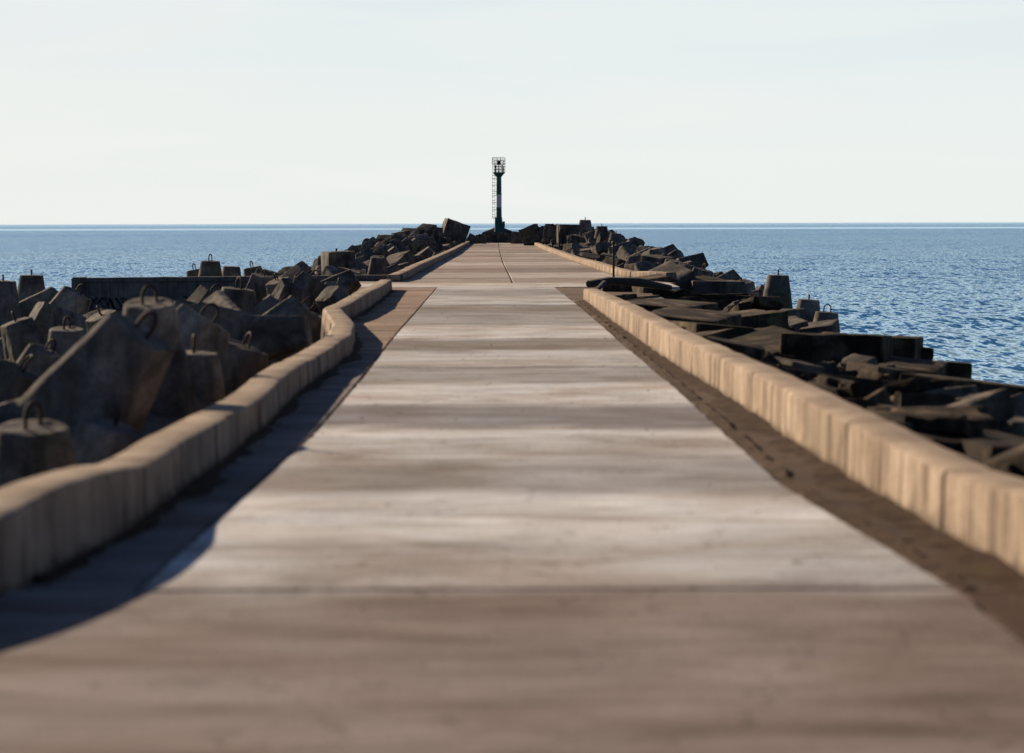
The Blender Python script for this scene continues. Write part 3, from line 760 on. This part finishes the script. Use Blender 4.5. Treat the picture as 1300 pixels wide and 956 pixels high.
for px, py, Y, sz in [(690, 290, 205, 1.0), (698, 288, 196, .9), (707, 287, 190, 1.1), (714, 291, 186, .8), (730, 289, 182, .9), (659, 295, 222, .8), (752, 293, 172, .9), (773, 299, 158, .8),
                      (562, 290, 206, 1.1), (551, 289, 198, .9), (541, 288, 190, 1.0), (531, 291, 184, .9), (520, 293, 178, 1.0), (509, 294, 172, .8), (498, 298, 165, .9), (488, 301, 158, .8), (611, 299, 226, .7)]:
    block(P(px, py, Y), (sz, sz*1.1, sz*1.2), (random.uniform(-8, 8), random.uniform(-24, 24), random.uniform(0, 90)), M_block,
          'dark broken concrete chunk on the crest of the far piles near the beacon', 'chunks on the crest of the far piles')
GC = 'broken chunks scattered over the right heap'
for i in range(60):
    Y = 36+i*.68+rb_.uniform(-.5, .5); X = XRk(min(Y, 58))+.6+rb_.random()*3.6
    if Y > 60: X += .6
    zt = .10-.13*(X-1.5)+rb_.uniform(-.18, .10); sz = rb_.uniform(.25, .65)
    block(Vector((X, Y, zt)), (sz*rb_.uniform(.8, 1.6), sz*rb_.uniform(.8, 1.6), sz), (rb_.uniform(-18, 10), rb_.uniform(-25, 25), rb_.uniform(0, 90)),
          M_slab if rb_.random() < .6 else M_block, 'broken angular concrete chunk among the dark slabs of the right heap, beyond the parapet middle', GC, chips=2)
GN = 'small broken chunks low on the near right heap'
for i in range(26):
    Y = 18+i*.62; X = XRk(Y)+.7+rb_.random()*2.6; sz = rb_.uniform(.18, .42)
    block(Vector((X, Y, .30-.15*(X-2)+rb_.uniform(-.16, .06))), (sz*rb_.uniform(.8, 1.7), sz*rb_.uniform(.8, 1.6), sz*.9), (rb_.uniform(-20, 12), rb_.uniform(-30, 30), rb_.uniform(0, 90)),
          M_slab if rb_.random() < .55 else M_block, 'small broken concrete chunk low on the right heap, beside the nearest stretch of parapet', GN, chips=2)
# ------------------------------------------------------------------ cross wall with scrawl
yw = 79.2
a = P(92, 353, yw); b_ = P(512, 349, yw)
bm = bmesh.new()
x0, x1 = a.x, -3.05; nseg = 40
rings = []
for i in range(nseg+1):
    f = i/nseg; X = x0+(x1-x0)*f; z = a.z+(b_.z-a.z)*f+.012*noise.noise(Vector((X*2, 1, 0)))
    j = .012*noise.noise(Vector((X*3, 7, 0)))
    rings.append([bm.verts.new(p) for p in ((X, yw+j, -2.2), (X, yw+j, z-.14), (X, yw-.05+j, z-.12), (X, yw-.05+j, z-.02), (X, yw-.02, z), (X, yw+.5, z), (X, yw+.55, z-.04), (X, yw+.6, -2.2))])
for p, q in zip(rings, rings[1:]):
    for k in range(7): bm.faces.new((p[k], p[k+1], q[k+1], q[k]))
bm.faces.new(rings[0]); bm.faces.new(rings[-1][::-1]); bmesh.ops.recalc_face_normals(bm, faces=bm.faces)
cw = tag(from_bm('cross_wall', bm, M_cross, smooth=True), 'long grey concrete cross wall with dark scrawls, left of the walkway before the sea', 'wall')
def scrawl(px, py, w, h, nstroke, seed):
    rnd = random.Random(seed); bm = bmesh.new()
    for s in range(nstroke):
        cx = px-w/2+w*(s+.5)/nstroke; pts = []
        ph = rnd.uniform(0, 6); fx = rnd.choice((1, 1.5, 2)); r0 = w/nstroke*.62
        for k in range(16):
            t = k/15*2*math.pi
            u = cx+math.sin(t*fx+ph)*r0*.8; v = py+math.cos(t+ph*.7)*h*.5*rnd.uniform(.8, 1)
            p = P(u, v, yw); pts.append((p.x, yw-.012, p.z))
        tube(bm, pts, .028, 5)
    for v in bm.verts: v.co.y = yw-.004-(.006 if v.co.y < yw-.012 else 0)
    return from_bm('scrawl', bm, M_paint, cw)
scrawl(135, 386, 52, 17, 7, 3); scrawl(246, 381, 26, 11, 4, 5); scrawl(172, 384, 16, 9, 2, 8)
# pier of the wall end
bm = bmesh.new(); vs_ = box(bm, x0-.02, x0+.34, yw-.09, yw+.66, -2.3, a.z+.02)
bmesh.ops.bevel(bm, geom=bm.edges[:], offset=.03, segments=2, affect='EDGES')
o = from_bm('end_pier', bm, M_cross, cw)

# rod standing on the square block, posts at the right parapet
def post(name, base, h, r, label, knob=True):
    e = mkobj(name, None); e.location = base
    bm = bmesh.new(); tube(bm, [(0, 0, -.25), (0, 0, h*.5), (.004, 0, h)], r, 10)
    from_bm('pole', bm, M_black, e)
    if knob:
        bm = bmesh.new(); bmesh.ops.create_uvsphere(bm, u_segments=12, v_segments=8, radius=r*1.9)
        for v in bm.verts: v.co.z = v.co.z*.8+h
        from_bm('cap', bm, M_black, e)
        bm = bmesh.new(); tube(bm, [(-.06, 0, h*.78), (.06, 0, h*.78)], r*.6, 6); from_bm('bracket', bm, M_black, e)
    return tag(e, label, 'post')
g0 = P(779, 350.5, 83.8); post('iron_post', Vector((g0.x, g0.y, 0.02)), 1.0, .035, 'thin black iron post at the near end of the far right parapet')
g0 = P(704, 318, 148); post('iron_post', Vector((g0.x+.25, g0.y, .1)), .75, .04, 'small dark iron post midway along the far right parapet', False)
g0 = P(698, 300, 158); post('iron_rod', Vector((g0.x+.5, g0.y, .4)), 1.1, .03, 'thin pale rod sticking up from the start of the far right pile', False)
g0 = P(427, 319, 97); post('iron_rod', Vector((g0.x, g0.y, g0.z-.02)), .12, .035, 'short iron rod on top of the large square block', False)

# fallen timber over the end of the right parapet
g0 = G(746, 381); bm = bmesh.new()
pts = [Vector((g0.x+.05, 60.2, .30)), Vector((g0.x+.5, 60.6, .36)), Vector((g0.x+1.15, 61.2, .33)), Vector((g0.x+1.9, 62.2, .18))]
tube(bm, pts, [.085, .10, .095, .06], 7)
for v in bm.verts: v.co += Vector((0, 0, .03*noise.noise(v.co*4)))
t = tag(mkobj('fallen_timber', bpy.data.meshes.new('fallen_timber'), M_timber), 'black timber lying over the far end of the near right parapet', 'timber')
bm.to_mesh(t.data); bm.free()
bm = bmesh.new(); tube(bm, [Vector((g0.x+.38, 60.0, .34)), Vector((g0.x+.22, 59.4, .22)), Vector((g0.x+.12, 59.0, .1))], [.06, .05, .035], 6)
from_bm('broken_stub', bm, M_timber, t)

# ------------------------------------------------------------------ end wall, beacon
YB = 240.0
def wx(px): return P(px, 300, YB).x
def wz(py, px=633): return P(px, py, YB).z
bm = bmesh.new()
xa, xb = P(599, 300, 233.5).x, P(674, 300, 233.5).x; ztop = P(633, 297, 233.5).z
xs = [xa+(xb-xa)*i/24 for i in range(25)]; rings = []
for i, X in enumerate(xs):
    z = ztop+.03*noise.noise(Vector((X*2, 3, 0)))
    if i < 3: z -= .12*(3-i)
    if i > 21: z -= .1*(i-21)
    rings.append([bm.verts.new(p) for p in ((X, 233.5, -1.5), (X, 233.45, z-.05), (X, 233.5, z), (X, 233.95, z), (X, 234.0, -1.5))])
for p, q in zip(rings, rings[1:]):
    for k in range(4): bm.faces.new((p[k], p[k+1], q[k+1], q[k]))
bm.faces.new(rings[0]); bm.faces.new(rings[-1][::-1]); bmesh.ops.recalc_face_normals(bm, faces=bm.faces)
tag(from_bm('end_wall', bm, M_block, smooth=True), 'dark concrete end wall closing the walkway below the beacon', 'wall')
# round head of the mole
bm = bmesh.new()
bmesh.ops.create_cone(bm, cap_ends=True, segments=40, radius1=9.5, radius2=7.4, depth=2.7)
for v in bm.verts: v.co += Vector((-1.1, 240.5, -1.2)); v.co.z += .0
for v in bm.verts: v.co.z = min(v.co.z, -.02)
tag(from_bm('mole_head', bm, M_dark), kind='structure')

bx_ = wx(633.5); root = mkobj('beacon_tower', None); root.location = (bx_, YB, 0)
tag(root, 'slim green and white beacon tower with ladder and railed gallery, closing the walkway', 'beacon')
z = lambda py: wz(py)
u = YB/F   # metres per pixel here
# plinth: sloping concrete hump
bm = bmesh.new()
lo = [(-21.5*u, -1.5), (20*u, -1.5), (20*u, 1.5), (-21.5*u, 1.5)]; hi = [(-6*u, -.6), (6*u, -.6), (6*u, .6), (-6*u, .6)]
A = [bm.verts.new((x, y, -.1)) for x, y in lo]; Bv = [bm.verts.new((x, y, z(295))) for x, y in lo]; Cv = [bm.verts.new((x, y, z(289))) for x, y in hi]
for p, q in ((A, Bv), (Bv, Cv)):
    for k in range(4): bm.faces.new((p[k], p[(k+1) % 4], q[(k+1) % 4], q[k]))
bm.faces.new(Cv); bm.faces.new(A[::-1]); bmesh.ops.bevel(bm, geom=bm.edges[:], offset=.04, segments=1, affect='EDGES')
from_bm('plinth', bm, M_block, root)
# pedestal
bm = bmesh.new(); vs_ = box(bm, -5.4*u, 5.9*u, -1.7, .4, z(301), z(276))
for v in vs_:
    if v.co.z > z(280):
        if v.co.x > 0: v.co.x = 4.0*u
        v.co.y = -.55 if v.co.y < 0 else .4
bmesh.ops.bevel(bm, geom=bm.edges[:], offset=.02, segments=1, affect='EDGES')
ped = from_bm('pedestal', bm, M_green, root)
bm = bmesh.new(); vs_ = box(bm, 4.6*u, 7.6*u, -.9, -.4, z(289), z(281)); bmesh.ops.bevel(bm, geom=bm.edges[:], offset=.02, segments=1, affect='EDGES')
from_bm('service_box', bm, M_green, root)
def cyl(name, z0, z1, r0, r1, mat, seg=24, parent=root):
    bm = bmesh.new(); r = bmesh.ops.create_cone(bm, cap_ends=True, segments=seg, radius1=r0, radius2=r1, depth=z1-z0)
    for v in bm.verts: v.co.z += (z0+z1)/2
    return from_bm(name, bm, mat, parent, smooth=True)
rc = 3.45*u
cyl('lower_shaft', z(279), z(263.8), rc*1.06, rc, M_green)
cyl('white_band', z(263.8)+.002, z(246.5), rc*1.01, rc*.99, M_white)
cyl('upper_shaft', z(246.5)+.002, z(223), rc*.98, rc*.93, M_green)
for zz in (z(263.8), z(246.5)): cyl('flange', zz-.03, zz+.03, rc*1.1, rc*1.1, M_green)
cyl('bracket_cone', z(224.5), z(220), rc, 7.2*u, M_green)
cyl('gallery_floor', z(220), z(218.8), 8*u, 8*u, M_green)
# railing: three hoops and posts
gr = 8.0*u; bm = bmesh.new()
for py in (204, 208, 211.5, 215):
    tube(bm, [(math.cos(t)*gr, math.sin(t)*gr, z(py)) for t in [2*math.pi*k/28 for k in range(28)]], .018, 6, close=True)
from_bm('guard_rail', bm, M_black, root)
for k in range(12):
    a_ = 2*math.pi*(k+.5)/12; bm = bmesh.new()
    tube(bm, [(math.cos(a_)*gr, math.sin(a_)*gr, z(219)), (math.cos(a_)*gr, math.sin(a_)*gr, z(203.8 if k % 3 else 200.5))], .02, 6)
    from_bm('rail_post', bm, M_black, root)
# equipment on the gallery
for k, (dx, dy, w_, h_) in enumerate(((-5, -.2, 2.0, 9), (3.2, -.25, 1.8, 9.5), (5.3, .1, 1.4, 7.5))):
    bm = bmesh.new(); vs_ = box(bm, dx*u, (dx+w_)*u, dy-.07, dy+.07, z(218.8), z(218.8)+h_*u); bmesh.ops.bevel(bm, geom=bm.edges[:], offset=.01, segments=1, affect='EDGES')
    from_bm('battery_box', bm, M_black, root)
# mast and lantern
cyl('lamp_mast', z(218.8), z(208.5), .07, .045, M_black, 12)
lan = cyl('lantern', z(208.8), z(205), .15, .15, M_black, 16)
cyl('lantern_cap', z(205)+.001, z(204), .16, .04, M_black, 16, lan)
# daymark screen: a frame with fine horizontal mesh wires
bm = bmesh.new(); X0, X1, Z0, Z1 = -8.6*u, 8.0*u, z(209), z(199.8); yb = .35
tube(bm, [(X0, yb, Z0), (X1, yb, Z0), (X1, yb, Z1), (X0, yb, Z1)], .02, 6, close=True)
scn = from_bm('screen_frame', bm, M_black, root)
bm = bmesh.new()
for k in range(1, 9): tube(bm, [(X0, yb, Z0+(Z1-Z0)*k/9), (X1, yb, Z0+(Z1-Z0)*k/9)], .0065, 4)
for k in range(1, 12): tube(bm, [(X0+(X1-X0)*k/12, yb+.01, Z0), (X0+(X1-X0)*k/12, yb+.01, Z1)], .0065, 4)
from_bm('wire_mesh', bm, M_black, scn)
# ladder with back hoops
lx0, lx1 = -8.3*u, -5.0*u; lad = mkobj('ladder', None, None, root)
bm = bmesh.new()
for X in (lx0+.02, lx1): tube(bm, [(X, 0, z(277)), (X, 0, z(220))], .016, 6)
from_bm('ladder_rail', bm, M_black, lad)
bm = bmesh.new(); zz = z(277)
while zz < z(221):
    tube(bm, [(lx0, 0, zz), (lx1, 0, zz)], .02, 5); zz += .3
from_bm('rung', bm, M_black, lad)['label'] = 'black ladder rungs'
for py in (275.5, 266, 257, 248, 243, 235, 227):
    bm = bmesh.new(); tube(bm, [(lx0-.03, -.0, z(py)), (-2.6*u, 0, z(py)), ], .02, 6)
    from_bm('wall_bracket', bm, M_black, lad)

def dirt(xf, side, y0, y1, seed, label_w):
    bm = bmesh.new(); prev = None; Y = y0
    while Y < y1:
        w = label_w*(.35+1.1*max(0, noise.noise(Vector((Y*.55, seed, 0)))+.35)+.5*noise.noise(Vector((Y*2.3, seed, 1))))
        w = max(.03, w); hgt_ = .012+.03*max(0, noise.noise(Vector((Y*1.4, seed, 5)))+.4)
        row = []
        for k in range(7):
            f = k/6; X = xf(Y)-side*(-.03+w*f)
            zz = hgt_*(1-f)**1.6+.010*(1-f)*noise.noise(Vector((X*14, Y*9, seed)))-(.012 if k == 6 else 0)+.004
            row.append(bm.verts.new((X+.02*noise.noise(Vector((Y*7, k, seed))), Y, zz)))
        if prev:
            for k in range(6):
                bm.faces.new((prev[k], prev[k+1], row[k+1], row[k]) if side < 0 else (prev[k], row[k], row[k+1], prev[k+1]))
        prev = row; Y += .07 if Y < 40 else .15
    return tag(from_bm('dirt', bm, M_dirt, smooth=True, sharp=60), kind='stuff')
M_dirt = concrete('dirt_and_moss', (.030, .019, .012), (.058, .036, .023), (.10, .066, .042), scale=2.5, moss=.25, per_object=0, bump=.8)
dirt(XRk, 1, 8, 58.6, 3, .30); dirt(XLk, -1, 12.6, 68, 5, .16); dirt(lambda Y: lerp_list(SRe, Y)+.05, 1, 12.3, 58, 8, .10)
# ------------------------------------------------------------------ grit and crumbs at the foot of the parapets
bm = bmesh.new(); rnd = random.Random(4)
def crumb(X, Y, s, z=0.0):
    r = bmesh.ops.create_icosphere(bm, subdivisions=1, radius=s)
    sc = (rnd.uniform(.7, 1.3), rnd.uniform(.7, 1.3), rnd.uniform(.35, .7))
    for v in r['verts']:
        k = 1+rnd.uniform(-.2, .2); v.co = Vector((v.co.x*sc[0]*k+X, v.co.y*sc[1]*k+Y, v.co.z*sc[2]*k+z))
for i in range(900):
    Y = 9+rnd.random()**1.4*55; e = rnd.expovariate(1/.07)
    if rnd.random() < .6:
        if Y < 58: crumb(XRk(Y)-.01-e, Y, rnd.uniform(.004, .012))
    else: crumb(XLk(Y)+.01+e, Y, rnd.uniform(.004, .012))
for i in range(260):
    Y = 9+rnd.random()*60; X = rnd.uniform(lerp_list(SLe, Y)-.35, lerp_list(SRe, Y)+.5); crumb(X, Y, rnd.uniform(.004, .011), .018)
tag(from_bm('gravel', bm, M_grit), kind='stuff')

S.render.engine = 'CYCLES'
S.cycles.use_denoising = True
S.cycles.max_bounces = 6
